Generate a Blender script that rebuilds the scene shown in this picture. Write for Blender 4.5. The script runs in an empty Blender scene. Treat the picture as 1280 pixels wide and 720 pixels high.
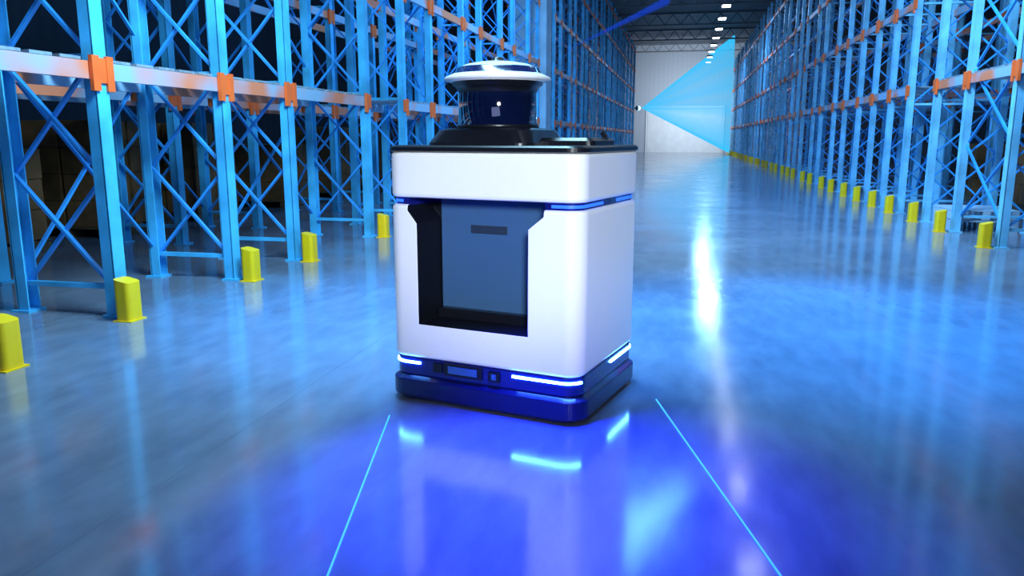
import bpy, bmesh, math, random
from mathutils import Vector, Matrix
random.seed(7)
scene = bpy.context.scene
scene.view_settings.view_transform = 'Standard'
D = bpy.data

# ---------------------------------------------------------------- materials
def new_mat(name):
    m = D.materials.new(name); m.use_nodes = True
    nt = m.node_tree; b = nt.nodes['Principled BSDF']
    return m, nt, b

def pmat(name, col, rough=0.5, metal=0.0, emit=None, estr=0.0, var=0.12, scale=6.0, coat=0.0, spec=0.5):
    m, nt, b = new_mat(name)
    tc = nt.nodes.new('ShaderNodeTexCoord')
    n = nt.nodes.new('ShaderNodeTexNoise'); n.inputs['Scale'].default_value = scale; n.inputs['Detail'].default_value = 5
    nt.links.new(tc.outputs['Object'], n.inputs['Vector'])
    r = nt.nodes.new('ShaderNodeValToRGB')
    r.color_ramp.elements[0].position = 0.3; r.color_ramp.elements[1].position = 0.7
    r.color_ramp.elements[0].color = tuple(c*(1-var) for c in col)+(1,)
    r.color_ramp.elements[1].color = tuple(min(1, c*(1+var)) for c in col)+(1,)
    nt.links.new(n.outputs['Fac'], r.inputs['Fac'])
    nt.links.new(r.outputs['Color'], b.inputs['Base Color'])
    b.inputs['Roughness'].default_value = rough
    b.inputs['Metallic'].default_value = metal
    b.inputs['Coat Weight'].default_value = coat
    b.inputs['Specular IOR Level'].default_value = spec
    if emit:
        b.inputs['Emission Color'].default_value = tuple(emit)+(1,)
        b.inputs['Emission Strength'].default_value = estr
    return m

M = {}
M['post_l'] = pmat('rack_blue_paint', (0.07, 0.43, 0.74), 0.4, 0.0, scale=3, var=0.3)
M['post_r'] = pmat('rack_pale_blue_paint', (0.18, 0.49, 0.74), 0.4, 0.0, scale=3, var=0.3)
M['brace'] = pmat('brace_blue_paint', (0.035, 0.29, 0.72), 0.4, 0.0, scale=3, var=0.3)
M['orange'] = pmat('orange_paint', (1.0, 0.13, 0.02), 0.45, scale=5)
M['yellow'] = pmat('yellow_plastic', (1.0, 0.56, 0.0), 0.4, scale=9, var=0.06)
M['carton'] = pmat('cardboard', (0.16, 0.065, 0.02), 0.8, scale=4, var=0.35)
M['wood'] = pmat('pallet_wood', (0.12, 0.07, 0.035), 0.8, scale=8, var=0.3)
M['greyp'] = pmat('grey_plastic', (0.4, 0.5, 0.62), 0.5, scale=8)
M['deck'] = pmat('galvanised_deck', (0.3, 0.36, 0.42), 0.45, 0.3, scale=12, var=0.3)
M['white'] = pmat('robot_white_shell', (0.90, 0.91, 0.915), 0.32, scale=2, var=0.01, coat=0.2)
M['black'] = pmat('robot_black_plastic', (0.006, 0.007, 0.012), 0.3, scale=20)
M['matblack'] = pmat('niche_black', (0.003, 0.004, 0.008), 0.6, scale=20, spec=.2)
M['slot'] = pmat('niche_slot', (0.015, 0.03, 0.06), 0.5, scale=20)
M['base'] = pmat('robot_base_navy', (0.005, 0.008, 0.14), 0.22, scale=10, coat=0.5)
M['bump'] = pmat('robot_bumper_navy', (0.004, 0.006, 0.075), 0.3, scale=10, coat=0.4)
M['slate'] = pmat('niche_panel_slate', (0.040, 0.11, 0.24), 0.5, scale=2, var=0.05)
M['lidar'] = pmat('lidar_glass', (0.002, 0.005, 0.028), 0.06, scale=10, coat=1.0)
M['lidarblue'] = pmat('lidar_ring_blue', (0.006, 0.015, 0.10), 0.15, scale=10, coat=1.0)
M['rubber'] = pmat('rubber', (0.01, 0.01, 0.01), 0.7)
M['led'] = pmat('led_blue', (0.02, 0.1, 1.0), 0.4, emit=(0.02, 0.12, 1.0), estr=1.5)
M['ledhot'] = pmat('led_cyan', (0.1, 0.4, 1.0), 0.4, emit=(0.07, 0.28, 1.0), estr=65)
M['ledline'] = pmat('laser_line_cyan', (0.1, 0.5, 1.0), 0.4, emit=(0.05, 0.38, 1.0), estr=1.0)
M['sensor'] = pmat('sensor_window', (0.03, 0.10, 0.30), 0.1, scale=20, coat=1.0)
M['lamp'] = pmat('lamp_glow', (1, 1, 1), 0.4, emit=(0.85, 0.93, 1.0), estr=14)
M['lampbody'] = pmat('lamp_housing', (0.15, 0.16, 0.18), 0.5)
M['conc'] = pmat('column_concrete', (0.42, 0.56, 0.68), 0.7, scale=1.5, var=0.2)
M['door'] = pmat('roller_door_white', (0.85, 0.88, 0.9), 0.5, scale=2, var=0.05)

def beam_mat():
    m, nt, b = new_mat('beam_paint')
    tc = nt.nodes.new('ShaderNodeTexCoord')
    n = nt.nodes.new('ShaderNodeTexNoise'); n.inputs['Scale'].default_value = 1.1
    nt.links.new(tc.outputs['Object'], n.inputs['Vector'])
    r = nt.nodes.new('ShaderNodeValToRGB')
    r.color_ramp.elements[0].position = 0.46; r.color_ramp.elements[0].color = (0.30, 0.42, 0.56, 1)
    r.color_ramp.elements[1].position = 0.58; r.color_ramp.elements[1].color = (0.80, 0.20, 0.09, 1)
    nt.links.new(n.outputs['Fac'], r.inputs['Fac']); nt.links.new(r.outputs['Color'], b.inputs['Base Color'])
    b.inputs['Roughness'].default_value = 0.45
    return m
M['beam'] = beam_mat()

def floor_mat():
    m, nt, b = new_mat('polished_concrete')
    L = nt.links.new
    tc = nt.nodes.new('ShaderNodeTexCoord')
    n1 = nt.nodes.new('ShaderNodeTexNoise'); n1.inputs['Scale'].default_value = 0.8; n1.inputs['Detail'].default_value = 8
    n2 = nt.nodes.new('ShaderNodeTexNoise'); n2.inputs['Scale'].default_value = 9; n2.inputs['Detail'].default_value = 8
    mp = nt.nodes.new('ShaderNodeMapping'); mp.inputs['Scale'].default_value = (1, 0.35, 1); mp.inputs['Rotation'].default_value = (0, 0, 0.6)
    L(tc.outputs['Object'], n1.inputs['Vector']); L(tc.outputs['Object'], mp.inputs['Vector']); L(mp.outputs['Vector'], n2.inputs['Vector'])
    mx = nt.nodes.new('ShaderNodeMix'); mx.data_type = 'FLOAT'; mx.inputs['Factor'].default_value = 0.4
    L(n1.outputs['Fac'], mx.inputs['A']); L(n2.outputs['Fac'], mx.inputs['B'])
    r = nt.nodes.new('ShaderNodeValToRGB')
    r.color_ramp.elements[0].position = 0.35; r.color_ramp.elements[0].color = (0.13, 0.15, 0.21, 1)
    r.color_ramp.elements[1].position = 0.68; r.color_ramp.elements[1].color = (0.22, 0.25, 0.33, 1)
    L(mx.outputs['Result'], r.inputs['Fac'])
    br = nt.nodes.new('ShaderNodeTexBrick')
    br.offset = 0; br.inputs['Scale'].default_value = 1
    br.inputs['Brick Width'].default_value = 5.2; br.inputs['Row Height'].default_value = 5.2
    br.inputs['Mortar Size'].default_value = 0.003; br.inputs['Mortar Smooth'].default_value = 0.6
    mp2 = nt.nodes.new('ShaderNodeMapping'); mp2.inputs['Location'].default_value = (1.9, 0.1, 0)
    L(tc.outputs['Object'], mp2.inputs['Vector']); L(mp2.outputs['Vector'], br.inputs['Vector'])
    m2 = nt.nodes.new('ShaderNodeMix'); m2.data_type = 'RGBA'
    m2.inputs['B'].default_value = (0.13, 0.15, 0.2, 1)
    L(br.outputs['Fac'], m2.inputs['Factor']); L(r.outputs['Color'], m2.inputs['A'])
    L(m2.outputs['Result'], b.inputs['Base Color'])
    rr = nt.nodes.new('ShaderNodeMapRange'); rr.inputs['From Min'].default_value = 0.3; rr.inputs['From Max'].default_value = 0.7
    rr.inputs['To Min'].default_value = 0.09; rr.inputs['To Max'].default_value = 0.19
    L(mx.outputs['Result'], rr.inputs['Value']); L(rr.outputs['Result'], b.inputs['Roughness'])
    b.inputs['Specular IOR Level'].default_value = 1.0
    bp = nt.nodes.new('ShaderNodeBump'); bp.inputs['Strength'].default_value = 0.03; bp.inputs['Distance'].default_value = 0.02
    L(n2.outputs['Fac'], bp.inputs['Height']); L(bp.outputs['Normal'], b.inputs['Normal'])
    return m
M['floor'] = floor_mat()

def panel_mat(name, col, step, axis=0, k=.75):
    m, nt, b = new_mat(name)
    L = nt.links.new
    tc = nt.nodes.new('ShaderNodeTexCoord')
    w = nt.nodes.new('ShaderNodeTexWave'); w.bands_direction = 'X' if axis == 0 else ('Y' if axis == 1 else 'Z')
    w.inputs['Scale'].default_value = step
    L(tc.outputs['Object'], w.inputs['Vector'])
    r = nt.nodes.new('ShaderNodeValToRGB')
    r.color_ramp.elements[0].color = tuple(c*k for c in col)+(1,)
    r.color_ramp.elements[1].color = tuple(col)+(1,)
    L(w.outputs['Color'], r.inputs['Fac']); L(r.outputs['Color'], b.inputs['Base Color'])
    b.inputs['Roughness'].default_value = 0.7
    return m
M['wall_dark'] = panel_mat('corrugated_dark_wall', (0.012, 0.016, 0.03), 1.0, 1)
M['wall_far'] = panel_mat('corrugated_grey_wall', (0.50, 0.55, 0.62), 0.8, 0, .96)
M['ceil'] = panel_mat('corrugated_ceiling', (0.16, 0.18, 0.22), 0.5, 1)

# ---------------------------------------------------------------- mesh helpers
def box(bm, c, s, mi=0, rot=None):
    r = bmesh.ops.create_cube(bm, size=1.0)
    vs = r['verts']
    for v in vs:
        v.co = Vector((v.co.x*s[0], v.co.y*s[1], v.co.z*s[2]))
        if rot is not None: v.co = rot @ v.co
        v.co += Vector(c)
    for f in {f for v in vs for f in v.link_faces}: f.material_index = mi
    return vs

def bar(bm, p1, p2, w, h, mi=0):
    p1 = Vector(p1); p2 = Vector(p2); d = p2-p1
    rot = d.to_track_quat('Z', 'Y').to_matrix()
    return box(bm, (p1+p2)/2, (w, h, d.length), mi, rot)

def finish(bm, name, mats, parent=None, loc=None, smooth=False, bevel=0, recalc=True):
    if recalc: bmesh.ops.recalc_face_normals(bm, faces=bm.faces)
    me = D.meshes.new(name); bm.to_mesh(me); bm.free()
    for m in mats: me.materials.append(m)
    o = D.objects.new(name, me); scene.collection.objects.link(o)
    if parent: o.parent = parent
    if loc: o.location = loc
    if smooth:
        for p in me.polygons: p.use_smooth = True
    if bevel:
        b = o.modifiers.new('b', 'BEVEL'); b.width = bevel; b.segments = 3; b.limit_method = 'ANGLE'; b.angle_limit = math.radians(35)
    return o

def rrect(w, d, r, n=8, cx=0, cy=0):
    pts = []
    for (sx, sy, a0) in ((1, -1, -90), (1, 1, 0), (-1, 1, 90), (-1, -1, 180)):
        ox = cx+sx*(w/2-r); oy = cy+sy*(d/2-r)
        for i in range(n+1):
            a = math.radians(a0+90*i/n)
            pts.append((ox+r*math.cos(a), oy+r*math.sin(a)))
    return pts

def prism(bm, pts, z0, z1, mi=0):
    lo = [bm.verts.new((x, y, z0)) for x, y in pts]; hi = [bm.verts.new((x, y, z1)) for x, y in pts]
    n = len(pts); fs = [bm.faces.new(lo[::-1]), bm.faces.new(hi)]
    for i in range(n): fs.append(bm.faces.new((lo[i], lo[(i+1) % n], hi[(i+1) % n], hi[i])))
    for f in fs: f.material_index = mi

def rstack(bm, layers, mi=0, n=8):
    rings = []
    for (w, d, r, z) in layers:
        rings.append([bm.verts.new((x, y, z)) for x, y in rrect(w, d, r, n)])
    k = len(rings[0])
    fs = [bm.faces.new(rings[0][::-1]), bm.faces.new(rings[-1])]
    for a, b in zip(rings, rings[1:]):
        for i in range(k): fs.append(bm.faces.new((a[i], a[(i+1) % k], b[(i+1) % k], b[i])))
    for f in fs: f.material_index = mi

def lathe(bm, prof, cx, cy, seg=64):
    rings = []
    for (r, z, mi) in prof:
        rings.append([bm.verts.new((cx+r*math.cos(2*math.pi*i/seg), cy+r*math.sin(2*math.pi*i/seg), z)) for i in range(seg)])
    for j in range(len(rings)-1):
        for i in range(seg):
            f = bm.faces.new((rings[j][i], rings[j][(i+1) % seg], rings[j+1][(i+1) % seg], rings[j+1][i])); f.material_index = prof[j+1][2]; f.smooth = True
    f = bm.faces.new(rings[0][::-1]); f.material_index = prof[0][2]
    f = bm.faces.new(rings[-1]); f.material_index = prof[-1][2]

def empty(name, loc=(0, 0, 0), rz=0):
    e = D.objects.new(name, None); e.empty_display_size = 0.3
    scene.collection.objects.link(e); e.location = loc; e.rotation_euler = (0, 0, rz)
    return e

# ---------------------------------------------------------------- room shell
XL, XR, YN, YF, ZC = -10.5, 10.0, -7.0, 72.0, 9.2
def slab(name, x0, x1, y0, y1, z0, z1, mat):
    bm = bmesh.new(); box(bm, ((x0+x1)/2, (y0+y1)/2, (z0+z1)/2), (x1-x0, y1-y0, z1-z0))
    return finish(bm, name, [mat])
slab('floor', XL-.2, XR+.2, YN-.2, YF+.2, -0.2, 0, M['floor'])
slab('ceiling', XL-.2, XR+.2, YN-.2, YF+.2, ZC, ZC+.2, M['ceil'])
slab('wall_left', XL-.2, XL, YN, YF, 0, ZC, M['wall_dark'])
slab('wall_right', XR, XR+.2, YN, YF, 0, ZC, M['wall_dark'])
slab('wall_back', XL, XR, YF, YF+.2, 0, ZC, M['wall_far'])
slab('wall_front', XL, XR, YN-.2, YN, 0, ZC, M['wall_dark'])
bm = bmesh.new()
for i in range(16): box(bm, (0.0, YF-.06, 0.12+i*0.235), (6.4, 0.05, 0.232))
box(bm, (-3.3, YF-.07, 1.95), (0.15, 0.1, 3.9)); box(bm, (3.3, YF-.07, 1.95), (0.15, 0.1, 3.9)); box(bm, (0.0, YF-.07, 3.92), (6.8, 0.1, 0.2))
finish(bm, 'door_1', [M['door']])
bm = bmesh.new()
for i in range(9):
    y = 6+i*8
    box(bm, (0, y, ZC-.06), (XR-XL-.1, 0.18, 0.1)); box(bm, (0, y, ZC-.75), (XR-XL-.1, 0.12, 0.1))
    for k in range(20):
        x = XL+.5+k
        bar(bm, (x, y, ZC-.1), (x+.5, y, ZC-.72), .05, .05); bar(bm, (x+.5, y, ZC-.72), (x+1 if x+1 < XR else x+.9, y, ZC-.1), .05, .05)
finish(bm, 'roof_truss', [M['lampbody']])
bm = bmesh.new()
for i in range(17):
    y = 3+i*4
    box(bm, (1.66, y, 7.3), (0.42, 0.62, 0.12), 0)
    box(bm, (1.66, y, 7.225), (0.36, 0.54, 0.03), 1)
    bar(bm, (1.66, y, 7.35), (1.66, y, ZC), .02, .02, 0)
finish(bm, 'ceiling_lamp_row', [M['lampbody'], M['lamp']])

# ---------------------------------------------------------------- pallet racks
def frame(bm, y, xf, xb, H, step=0.82, low=0.22, detail=True):
    s = 1 if xf > xb else -1
    for x, sg in ((xf, 1), (xb, -1)):
        w = 0.12
        box(bm, (x, y, H/2), (0.014, w, H), 0)
        box(bm, (x-s*sg*0.045, y-w/2+.006, H/2), (0.09, 0.012, H), 0)
        box(bm, (x-s*sg*0.045, y+w/2-.006, H/2), (0.09, 0.012, H), 0)
        box(bm, (x-s*sg*0.03, y, 0.008), (0.16, 0.17, 0.016), 0)
    a, b_ = xf-s*0.05, xb+s*0.05
    z = low; flip = False
    bar(bm, (a, y, z), (b_, y, z), .045, .035, 0)
    while z+step < H:
        bar(bm, (a, y-.012, z), (b_, y-.012, z+step), .036, .022, 2)
        bar(bm, (b_, y+.012, z), (a, y+.012, z+step), .036, .022, 2)
        z += step; flip = not flip
        if not flip: bar(bm, (a, y, z), (b_, y, z), .045, .035, 0)
    bar(bm, (a, y, H-.1), (b_, y, H-.1), .045, .035, 0)

def rack(ys, xf, xb, H, levels, postmat, detail=True, deck=1, planex=()):
    bm = bmesh.new(); s = 1 if xf > xb else -1
    for y in ys: frame(bm, y, xf, xb, H, detail=detail)
    for k, (y0, y1) in enumerate(zip(ys, ys[1:])):
        if k in planex:
            for z0 in [.25+i*1.0 for i in range(int((H-.5)//1.0))]:
                bar(bm, (xf-s*.06, y0+.05, z0), (xf-s*.06, y1-.05, z0+.95), .03, .025, 2)
                bar(bm, (xf-s*.085, y1-.05, z0), (xf-s*.085, y0+.05, z0+.95), .03, .025, 2)
        elif k % 2 == 1:
            for z0 in (.3, 2.2, 4.1):
                bar(bm, (xb, y0+.05, z0), (xb, y1-.05, z0+1.5), .03, .02, 2)
                bar(bm, (xb+s*.03, y1-.05, z0), (xb+s*.03, y0+.05, z0+1.5), .03, .02, 2)
        for li, z in enumerate(levels):
            for x in (xf, xb):
                box(bm, (x-s*(0.03 if x == xf else -0.03), (y0+y1)/2, z), (0.045, y1-y0-.12, 0.12), 1)
            for yy in (y0+.07, y1-.07):
                box(bm, (xf+s*.012, yy, z-.02), (0.03, 0.07, 0.24), 3)
                box(bm, (xb-s*.012, yy, z-.02), (0.03, 0.07, 0.24), 3)
            if li < deck:
                nb = max(3, int((y1-y0)/0.28))
                for j in range(nb):
                    yy = y0+.12+(y1-y0-.24)*(j+.5)/nb
                    box(bm, ((xf+xb)/2, yy, z+.075), (abs(xf-xb)-.04, (y1-y0)/nb*0.62, 0.02), 4)
    for y in ys:
        for z in levels:
            box(bm, (xf+s*.012, y, z), (0.02, 0.13, 0.17), 3)
    return finish(bm, 'pallet_rack', [postmat, M['beam'], M['brace'], M['orange'], M['deck']])

LX, LB = -4.02, -4.88
left1 = [3.45, 4.95, 6.5, 7.7, 9.8]
left2 = [11.2, 12.5, 14.4, 15.7, 17.6, 18.9, 20.8, 22.2]
left3 = []; y = 25.0; t = 0
while y < 67: left3.append(y); y += (1.35, 2.2)[t % 2]; t += 1
LV = [1.76, 3.35, 4.95, 6.5]
rack([-2.0, 0.8], LX, LB, 6.9, LV, M['post_l'])
rack(left1, LX, LB, 6.9, LV, M['post_l'])
rack(left2, LX, LB, 7.6, LV, M['post_l'])
rack(left3, LX, LB, 8.4, LV+[8.0], M['post_l'], deck=0)
back = [1.5, 4.2, 5.9, 8.6, 10.4, 13.1, 15.0, 17.7, 19.5, 22.2]
rack(back, -6.0, -6.9, 6.9, LV, M['post_l'])
RX, RB = 3.72, 4.72
RV = [2.08, 3.5, 5.0, 6.6]
right1 = [8.4, 10.35, 12.0, 13.4]
right2 = [14.9, 16.2, 17.6, 19.0, 20.6, 22.0, 24.0, 25.4, 27.6]
right3 = []; y = 29.0; t = 0
while y < 68: right3.append(y); y += (1.5, 2.2)[t % 2]; t += 1
rack(right1, RX, RB, 7.3, RV, M['post_r'], planex=(1,))
rack(right2, RX, RB, 7.3, RV, M['post_r'])
rack(right3, RX, RB, 7.5, RV, M['post_r'], deck=0)
rack([9.2, 11.6, 14.2, 16.8, 19.4, 22, 24.6], 5.7, 6.6, 7.0, RV, M['post_r'])

bm = bmesh.new()
box(bm, (-4.45, 23.6, ZC/2), (0.95, 0.95, ZC)); box(bm, (-4.45, 23.6, 0.25), (1.1, 1.1, 0.5))
finish(bm, 'concrete_column', [M['conc']], bevel=0.03)

def guard_bm(bm, x, y, s):
    w, h, d = 0.15, 0.31, 0.13
    pts = rrect(d, w, 0.035, 5, x, y)
    n = len(pts)
    lo = [bm.verts.new((px, py, 0)) for px, py in pts]
    hi = [bm.verts.new((px, py, h-0.03*(0.5+0.5*(px-x)*s/(d/2)))) for px, py in pts]
    bm.faces.new(lo[::-1]); bm.faces.new(hi)
    for i in range(n): bm.faces.new((lo[i], lo[(i+1) % n], hi[(i+1) % n], hi[i]))
    box(bm, (x, y, 0.004), (d+.02, w+.02, 0.008))
for (x, y) in [(-3.74, 3.62), (-3.88, 4.84), (-3.86, 6.48), (-3.86, 7.66), (-3.86, 9.8)]:
    bm = bmesh.new(); guard_bm(bm, 0, 0, 1); finish(bm, 'rack_post_guard', [M['yellow']], loc=(x, y, 0))
for (x, y) in [(3.58, 10.35), (3.56, 12.0), (3.57, 13.4), (3.57, 14.9), (3.57, 16.2)]:
    bm = bmesh.new(); guard_bm(bm, 0, 0, -1); finish(bm, 'rack_post_guard', [M['yellow']], loc=(x, y, 0))
bm = bmesh.new()
for y in left2+left3: guard_bm(bm, -3.84, y, 1)
for y in right2[2:]+right3: guard_bm(bm, 3.57, y, -1)
finish(bm, 'rack_post_guard_row', [M['yellow']])

def pallet_stack(x, y, z=0, lay=3, w=1.0, name='carton_pallet'):
    bm = bmesh.new()
    for i in range(6): box(bm, (0, -w/2+.06+i*(w-.12)/5, 0.13), (w, 0.11, 0.022), 1)
    for i in (-1, 0, 1):
        box(bm, (i*(w/2-.06), 0, 0.065), (0.1, w, 0.09), 1); box(bm, (i*(w/2-.06), 0, 0.01), (0.1, w, 0.02), 1)
    for l in range(lay):
        for i in range(2):
            for j in range(2):
                s = w/2-.03
                box(bm, ((i-.5)*w/2, (j-.5)*w/2, 0.145+.17+l*.345), (s-random.random()*.03, s-random.random()*.03, 0.34), 0,)
    finish(bm, name, [M['carton'], M['wood']], loc=(x, y, z), bevel=0.008)
for (x, y, l) in [(-7.9, 5.3, 4), (-7.8, 7.2, 3), (-7.9, 9.4, 4), (-8.0, 11.6, 4), (-7.8, 14, 3), (-7.9, 16.4, 4), (-7.9, 19, 4),(-8,22,4)]:
    pallet_stack(x, y, 0, l, 1.2)
for (x, y, l) in [(7.8, 12, 4), (7.8, 14.2, 3), (7.8, 16.6, 4), (7.9, 19.4, 4), (6.15, 12.9, 3), (6.15, 15.5, 3),(6.15,18.1,3)]:
    pallet_stack(x, y, 0, l, 1.1 if x > 7 else .72)
bm = bmesh.new()
for k in range(2):
    for i in range(5): box(bm, (0, -.4+i*.2, 0.13+k*.15), (0.85, 0.15, 0.02))
    for i in (-1, 0, 1): box(bm, (i*.37, 0, 0.06+k*.15), (0.1, 0.95, 0.12))
finish(bm, 'plastic_pallet', [M['greyp']], loc=(4.22, 12.7, 0))

# ---------------------------------------------------------------- ROBOT
RW, RD = 1.02, 0.84
rob = empty('delivery_robot', (-0.812, 3.90, 0), math.radians(-13.8))
FY = -RD/2
bm = bmesh.new()
rstack(bm, [(RW-.05, RD-.05, .09, .006), (RW-.005, RD-.005, .10, .012), (RW+.03, RD+.03, .105, .030), (RW+.03, RD+.03, .105, .112), (RW-.03, RD-.03, .09, .135)])
finish(bm, 'bumper', [M['bump']], rob, bevel=0.004)
bm = bmesh.new()
rstack(bm, [(RW-.03, RD-.03, .09, .125), (RW-.012, RD-.012, .09, .14), (RW-.012, RD-.012, .09, .222), (RW-.04, RD-.04, .09, .235)])
finish(bm, 'base', [M['base']], rob, bevel=0.004)
bm = bmesh.new()
box(bm, (-.09, FY+.002, .19), (.21, .02, .06), 0)
box(bm, (-.09, FY-.006, .19), (.16, .012, .038), 1)
box(bm, (.08, FY+.002, .185), (.06, .02, .05), 0); box(bm, (.08, FY-.006, .185), (.025, .012, .03), 1)
box(bm, (-.23, FY+.002, .19), (.05, .02, .045), 0)
finish(bm, 'base_sensor', [M['black'], M['sensor']], rob, bevel=0.003)
bm = bmesh.new()
for sx in (-1, 1):
    for y, r in ((-.28, .05), (0, .09), (.28, .05)):
        q = bmesh.ops.create_cone(bm, cap_ends=True, segments=28, radius1=r, radius2=r, depth=.05)['verts']
        for v in q:
            v.co = Vector((v.co.z+sx*.38, v.co.x+y, v.co.y+r))
finish(bm, 'wheels', [M['rubber']], rob, bevel=.006)
def strip(name, w, d, r, z0, z1, pred, mat, th=.006):
    pts = rrect(w, d, r, 12); dense = []
    n = len(pts)
    for i in range(n):
        a = Vector(pts[i]); b = Vector(pts[(i+1) % n]); k = max(1, int((b-a).length/.01))
        for j in range(k): dense.append(a.lerp(b, j/k))
    bm = bmesh.new(); n = len(dense)
    for i in range(n):
        a, b = dense[i], dense[(i+1) % n]; m = (a+b)/2
        if not pred(m.x, m.y): continue
        t = (b-a).normalized(); nr = Vector((t.y, -t.x))*th
        co = [(a.x, a.y), (b.x, b.y), (b.x+nr.x, b.y+nr.y), (a.x+nr.x, a.y+nr.y)]
        lo = [bm.verts.new((x, y, z0)) for x, y in co]; hi = [bm.verts.new((x, y, z1)) for x, y in co]
        bm.faces.new(lo[::-1]); bm.faces.new(hi)
        for q in range(4): bm.faces.new((lo[q], lo[(q+1) % 4], hi[(q+1) % 4], hi[q]))
    bmesh.ops.remove_doubles(bm, verts=bm.verts, dist=1e-5)
    return finish(bm, name, [mat], rob)
w_, d_ = RW-.012, RD-.012
strip('led_front_right', w_, d_, .09, .194, .205, lambda x, y: y < -.36 and x > .17, M['ledhot'])
strip('led_front_left', w_, d_, .09, .194, .205, lambda x, y: y < -.30 and x < -.33, M['ledhot'])
strip('led_side', w_, d_, .09, .195, .205, lambda x, y: x > .42 and y > .02, M['ledhot'])
strip('led_side_far', w_, d_, .09, .195, .205, lambda x, y: x < -.42 and y > -.02, M['ledhot'])
NX0, NX1, NZ, ZT = -.335, .252, .40, .985
out = [(NX0, NZ), (NX1, NZ), (NX1, .895), (NX1+.075, .955), (NX1+.075, 1.3), (NX0-.05, 1.3), (NX0-.05, .955), (NX0, .895)]
ND = .235
bm = bmesh.new()
rstack(bm, [(RW-.03, RD-.03, .075, .225), (RW-.008, RD-.008, .083, .232), (RW, RD, .085, .245), (RW, RD, .085, .965), (RW-.008, RD-.008, .083, .978), (RW-.024, RD-.024, .075, ZT)], n=10)
body = finish(bm, 'lower_body', [M['white'], M['matblack']], rob)
bm = bmesh.new()
f0 = [bm.verts.new((x, FY-.1, z)) for x, z in out]; f1 = [bm.verts.new((x, FY+ND, z)) for x, z in out]
bm.faces.new(f0); bm.faces.new(f1[::-1])
for i in range(len(out)): bm.faces.new((f0[i], f1[i], f1[(i+1) % len(out)], f0[(i+1) % len(out)]))
cut = finish(bm, 'cutter_tmp', [M['white'], M['matblack']], rob)
md = body.modifiers.new('niche', 'BOOLEAN'); md.operation = 'DIFFERENCE'; md.object = cut; md.solver = 'EXACT'
dg = bpy.context.evaluated_depsgraph_get()
me = D.meshes.new_from_object(body.evaluated_get(dg)); body.modifiers.clear(); body.data = me
D.objects.remove(cut, do_unlink=True)
for p in me.polygons:
    c = p.center
    if FY+.004 < c.y < FY+ND+.01 and NX0-.07 < c.x < NX1+.08 and c.z > NZ-.002 and c.z < .98 and not (abs(c.x) > .47): p.material_index = 1
b = body.modifiers.new('bev', 'BEVEL'); b.width = .005; b.segments = 2; b.limit_method = 'ANGLE'; b.angle_limit = math.radians(40)
bm = bmesh.new()
box(bm, ((NX0+NX1)/2, FY+ND-.006, .71), (NX1-NX0-.01, .012, .61), 0)
box(bm, (-.06, FY+ND-.014, .855), (.20, .006, .04), 2)
box(bm, ((NX0+NX1)/2, FY+ND-.03, .425), (NX1-NX0-.01, .05, .05), 1)
finish(bm, 'niche_panel', [M['slate'], M['black'], M['slot']], rob, bevel=.002)
bm = bmesh.new()
bp_ = rrect(RW-.04, RD-.04, .07, 8)
fy = -(RD-.04)/2
bp_ += [(NX0-.05, fy), (NX0-.05, FY+ND-.0), (NX1+.075, FY+ND-.0), (NX1+.075, fy)]
prism(bm, bp_, .975, 1.03)
finish(bm, 'band', [M['base']], rob)
strip('band_led_right', RW-.04, RD-.04, .07, .994, 1.008, lambda x, y: (x > .36 and y < -0.1) or (x > .44 and y > .1), M['led'], .004)
strip('band_led_left', RW-.04, RD-.04, .07, .994, 1.008, lambda x, y: x < -.42, M['led'], .004)
bm = bmesh.new()
rstack(bm, [(RW-.024, RD-.024, .075, 1.018), (RW-.008, RD-.008, .083, 1.024), (RW, RD, .085, 1.035), (RW, RD, .085, 1.215), (RW-.008, RD-.008, .083, 1.228), (RW-.03, RD-.03, .075, 1.234)], n=10)
finish(bm, 'cap', [M['white']], rob, bevel=.003)
bm = bmesh.new()
rstack(bm, [(RW-.01, RD-.01, .085, 1.232), (RW+.012, RD+.012, .09, 1.238), (RW+.012, RD+.012, .09, 1.256), (RW-.01, RD-.01, .085, 1.264)], n=10)
finish(bm, 'top_plate', [M['black']], rob)
lx, ly = -.085, -.05
bm = bmesh.new()
rstack(bm, [(.56, .5, .08, 1.26), (.56, .5, .08, 1.275), (.50, .44, .1, 1.335), (.44, .40, .12, 1.345)])
for v in bm.verts: v.co.x += lx; v.co.y += ly
lathe(bm, [(.17, 1.34, 0), (.204, 1.345, 0), (.204, 1.362, 0), (.194, 1.37, 1), (.192, 1.515, 1), (.204, 1.54, 0), (.222, 1.552, 0), (.224, 1.566, 0),
           (.258, 1.571, 2), (.264, 1.578, 2), (.258, 1.588, 2), (.222, 1.604, 2), (.216, 1.606, 3), (.200, 1.632, 3), (.192, 1.636, 3), (.186, 1.637, 2), (.155, 1.650, 2), (.09, 1.662, 2), (.03, 1.665, 2), (.028, 1.682, 0), (.012, 1.688, 0)], lx, ly, 72)
finish(bm, 'lidar_turret', [M['black'], M['lidar'], M['white'], M['lidarblue']], rob)
bm = bmesh.new()
rstack(bm, [(.30, .34, .04, 1.26), (.30, .34, .04, 1.285), (.26, .30, .03, 1.30)])
for v in bm.verts: v.co.x += .30; v.co.y += .03
pts = [(.43, .1, 1.26), (.43, .1, 1.30), (.41, .1, 1.325)]
for a, b2 in zip(pts, pts[1:]): bar(bm, a, b2, .022, .022)
finish(bm, 'console', [M['black']], rob, bevel=.004)

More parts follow.
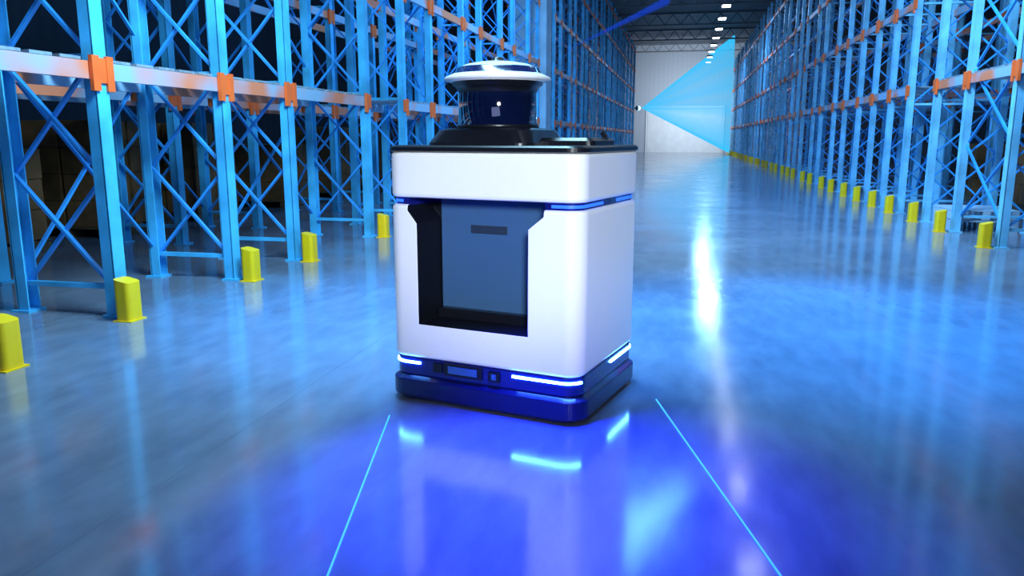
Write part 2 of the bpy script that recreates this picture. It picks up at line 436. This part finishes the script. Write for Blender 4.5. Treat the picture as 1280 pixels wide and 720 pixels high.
# ---------------------------------------------------------------- projected laser lines on floor
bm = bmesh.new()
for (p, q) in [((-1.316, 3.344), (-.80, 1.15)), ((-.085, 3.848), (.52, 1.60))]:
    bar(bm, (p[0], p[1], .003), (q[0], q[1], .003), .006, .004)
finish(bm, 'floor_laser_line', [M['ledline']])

# ---------------------------------------------------------------- laser fans
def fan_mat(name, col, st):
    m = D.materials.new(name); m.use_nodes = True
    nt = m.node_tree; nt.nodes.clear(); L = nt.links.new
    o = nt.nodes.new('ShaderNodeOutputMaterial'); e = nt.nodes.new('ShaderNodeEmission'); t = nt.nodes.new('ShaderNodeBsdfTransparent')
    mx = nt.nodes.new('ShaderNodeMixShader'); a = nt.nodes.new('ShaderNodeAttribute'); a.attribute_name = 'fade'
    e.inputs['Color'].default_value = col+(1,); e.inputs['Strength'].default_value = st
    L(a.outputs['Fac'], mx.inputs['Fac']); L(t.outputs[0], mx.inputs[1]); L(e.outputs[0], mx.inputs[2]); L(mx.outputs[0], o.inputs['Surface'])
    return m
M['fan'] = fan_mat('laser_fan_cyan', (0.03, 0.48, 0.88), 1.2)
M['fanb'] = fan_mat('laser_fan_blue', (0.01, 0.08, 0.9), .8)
def fan(name, apex, ends, fades, a0=.95, mat='fan'):
    verts = []; faces = []; fd = []
    nr = 10
    for e, f in zip(ends, fades):
        for k in range(nr+1):
            t = k/nr; verts.append(tuple(Vector(apex).lerp(Vector(e), t))); fd.append(f+(a0-f)*(1-t)**3)
    for i in range(len(ends)-1):
        for k in range(nr):
            a = i*(nr+1)+k; faces.append((a, a+1, a+nr+2, a+nr+1))
    me = D.meshes.new(name); me.from_pydata(verts, [], faces); me.materials.append(M[mat])
    at = me.attributes.new('fade', 'FLOAT', 'POINT')
    for i, v in enumerate(fd): at.data[i].value = v
    o = D.objects.new(name, me); scene.collection.objects.link(o); return o
N = 14
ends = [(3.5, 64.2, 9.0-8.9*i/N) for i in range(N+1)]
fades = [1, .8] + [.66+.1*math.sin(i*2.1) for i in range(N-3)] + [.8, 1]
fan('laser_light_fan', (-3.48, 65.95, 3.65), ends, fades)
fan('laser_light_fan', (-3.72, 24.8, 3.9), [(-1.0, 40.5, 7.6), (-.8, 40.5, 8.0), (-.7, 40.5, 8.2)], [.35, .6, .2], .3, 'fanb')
bm = bmesh.new()
box(bm, (0, 0, 0), (.16, .3, .36), 0); box(bm, (-.12, 0, .0), (.1, .1, .1), 0)
bmesh.ops.create_uvsphere(bm, u_segments=20, v_segments=12, radius=.18, matrix=Matrix.Translation((.14, 0, 0)))
for f in bm.faces:
    if f.calc_center_median().x > .12 and len(f.verts) <= 4 and f.calc_area() < .012: f.material_index = 1
finish(bm, 'laser_scanner', [M['black'], pmat('scanner_lens_glow', (.3, .8, 1), .3, emit=(.3, .8, 1.0), estr=2.5)], loc=(-3.85, 66, 3.65))

# ---------------------------------------------------------------- lights
def area(name, loc, tgt, size, e, col, sy=None):
    l = D.lights.new(name, 'AREA'); l.energy = e; l.color = col; l.size = size
    if sy: l.shape = 'RECTANGLE'; l.size_y = sy
    o = D.objects.new(name, l); scene.collection.objects.link(o); o.location = loc
    o.rotation_euler = (Vector(tgt)-Vector(loc)).to_track_quat('-Z', 'Y').to_euler(); return o
def spot(name, loc, tgt, e, col, ang, blend=1.0, rad=.1):
    l = D.lights.new(name, 'SPOT'); l.energy = e; l.color = col; l.spot_size = math.radians(ang); l.spot_blend = blend; l.shadow_soft_size = rad
    o = D.objects.new(name, l); scene.collection.objects.link(o); o.location = loc
    o.rotation_euler = (Vector(tgt)-Vector(loc)).to_track_quat('-Z', 'Y').to_euler(); return o
spot('key_light', (.9, -2.2, 2.4), (-.8, 3.9, .98), 1850, (.84, .93, 1.0), 19, .5, .4)
area('ambient_light', (0, -3, 5), (0, 5, 0), 3, 85, (.42, .52, 1.0))
for i, (x, y) in enumerate(((-3.0, 13), (-2.8, 19.5), (-2.6, 28))):
    spot('aisle_light', (x, y, 7.6), (.2, y+.5, 0), 3400, (.10, .42, 1.0), 100, 1, .5)
for i, y in enumerate((40, 55)):
    area('aisle_light', (1.5, y, 7.0), (1.5, y, 0), .9, 560, (.26, .56, 1.0), 2)
area('end_light', (0, 65, 4.2), (0, 72, 3.0), 3, 850, (.85, .92, 1.0))
spot('cyan_light_left', (-2.2, 5.8, 6.0), (-2.0, 5.5, 0), 4300, (.012, .34, 1.0), 46, 1, .2)
spot('cyan_light_right', (1.2, 6.4, 6.0), (1.0, 5.8, 0), 6200, (.012, .32, 1.0), 50, 1, .2)
spot('blue_front_light', (-.74, 3.12, 1.5), (-.48, 2.72, 0), 760, (.008, .026, 1.0), 88, 1, .05)
area('rack_light_left', (-1.4, 4.5, 4.2), (-4.5, 7, 1.2), 1.5, 540, (.38, .76, 1.0))
area('rack_light_left', (-1.6, 15, 7.2), (-4.5, 16, 3.0), 4.0, 800, (.14, .48, 1.0))
area('rack_light_right', (1.0, 9, 6.0), (4.5, 13, 1.5), 1.5, 820, (.36, .72, 1.0))

w = D.worlds.new('World'); scene.world = w; w.use_nodes = True
nt = w.node_tree
nt.nodes['Background'].inputs[0].default_value = (.02, .05, .14, 1); nt.nodes['Background'].inputs[1].default_value = 1

# ---------------------------------------------------------------- camera
cd = D.cameras.new('camera'); cam = D.objects.new('camera', cd); scene.collection.objects.link(cam)
cd.sensor_width = 36; cd.lens = 27.56; cd.clip_end = 200
cam.location = (0, 0, 1.3); cam.rotation_euler = (math.radians(90-10.86), 0, math.radians(12.16))
scene.camera = cam
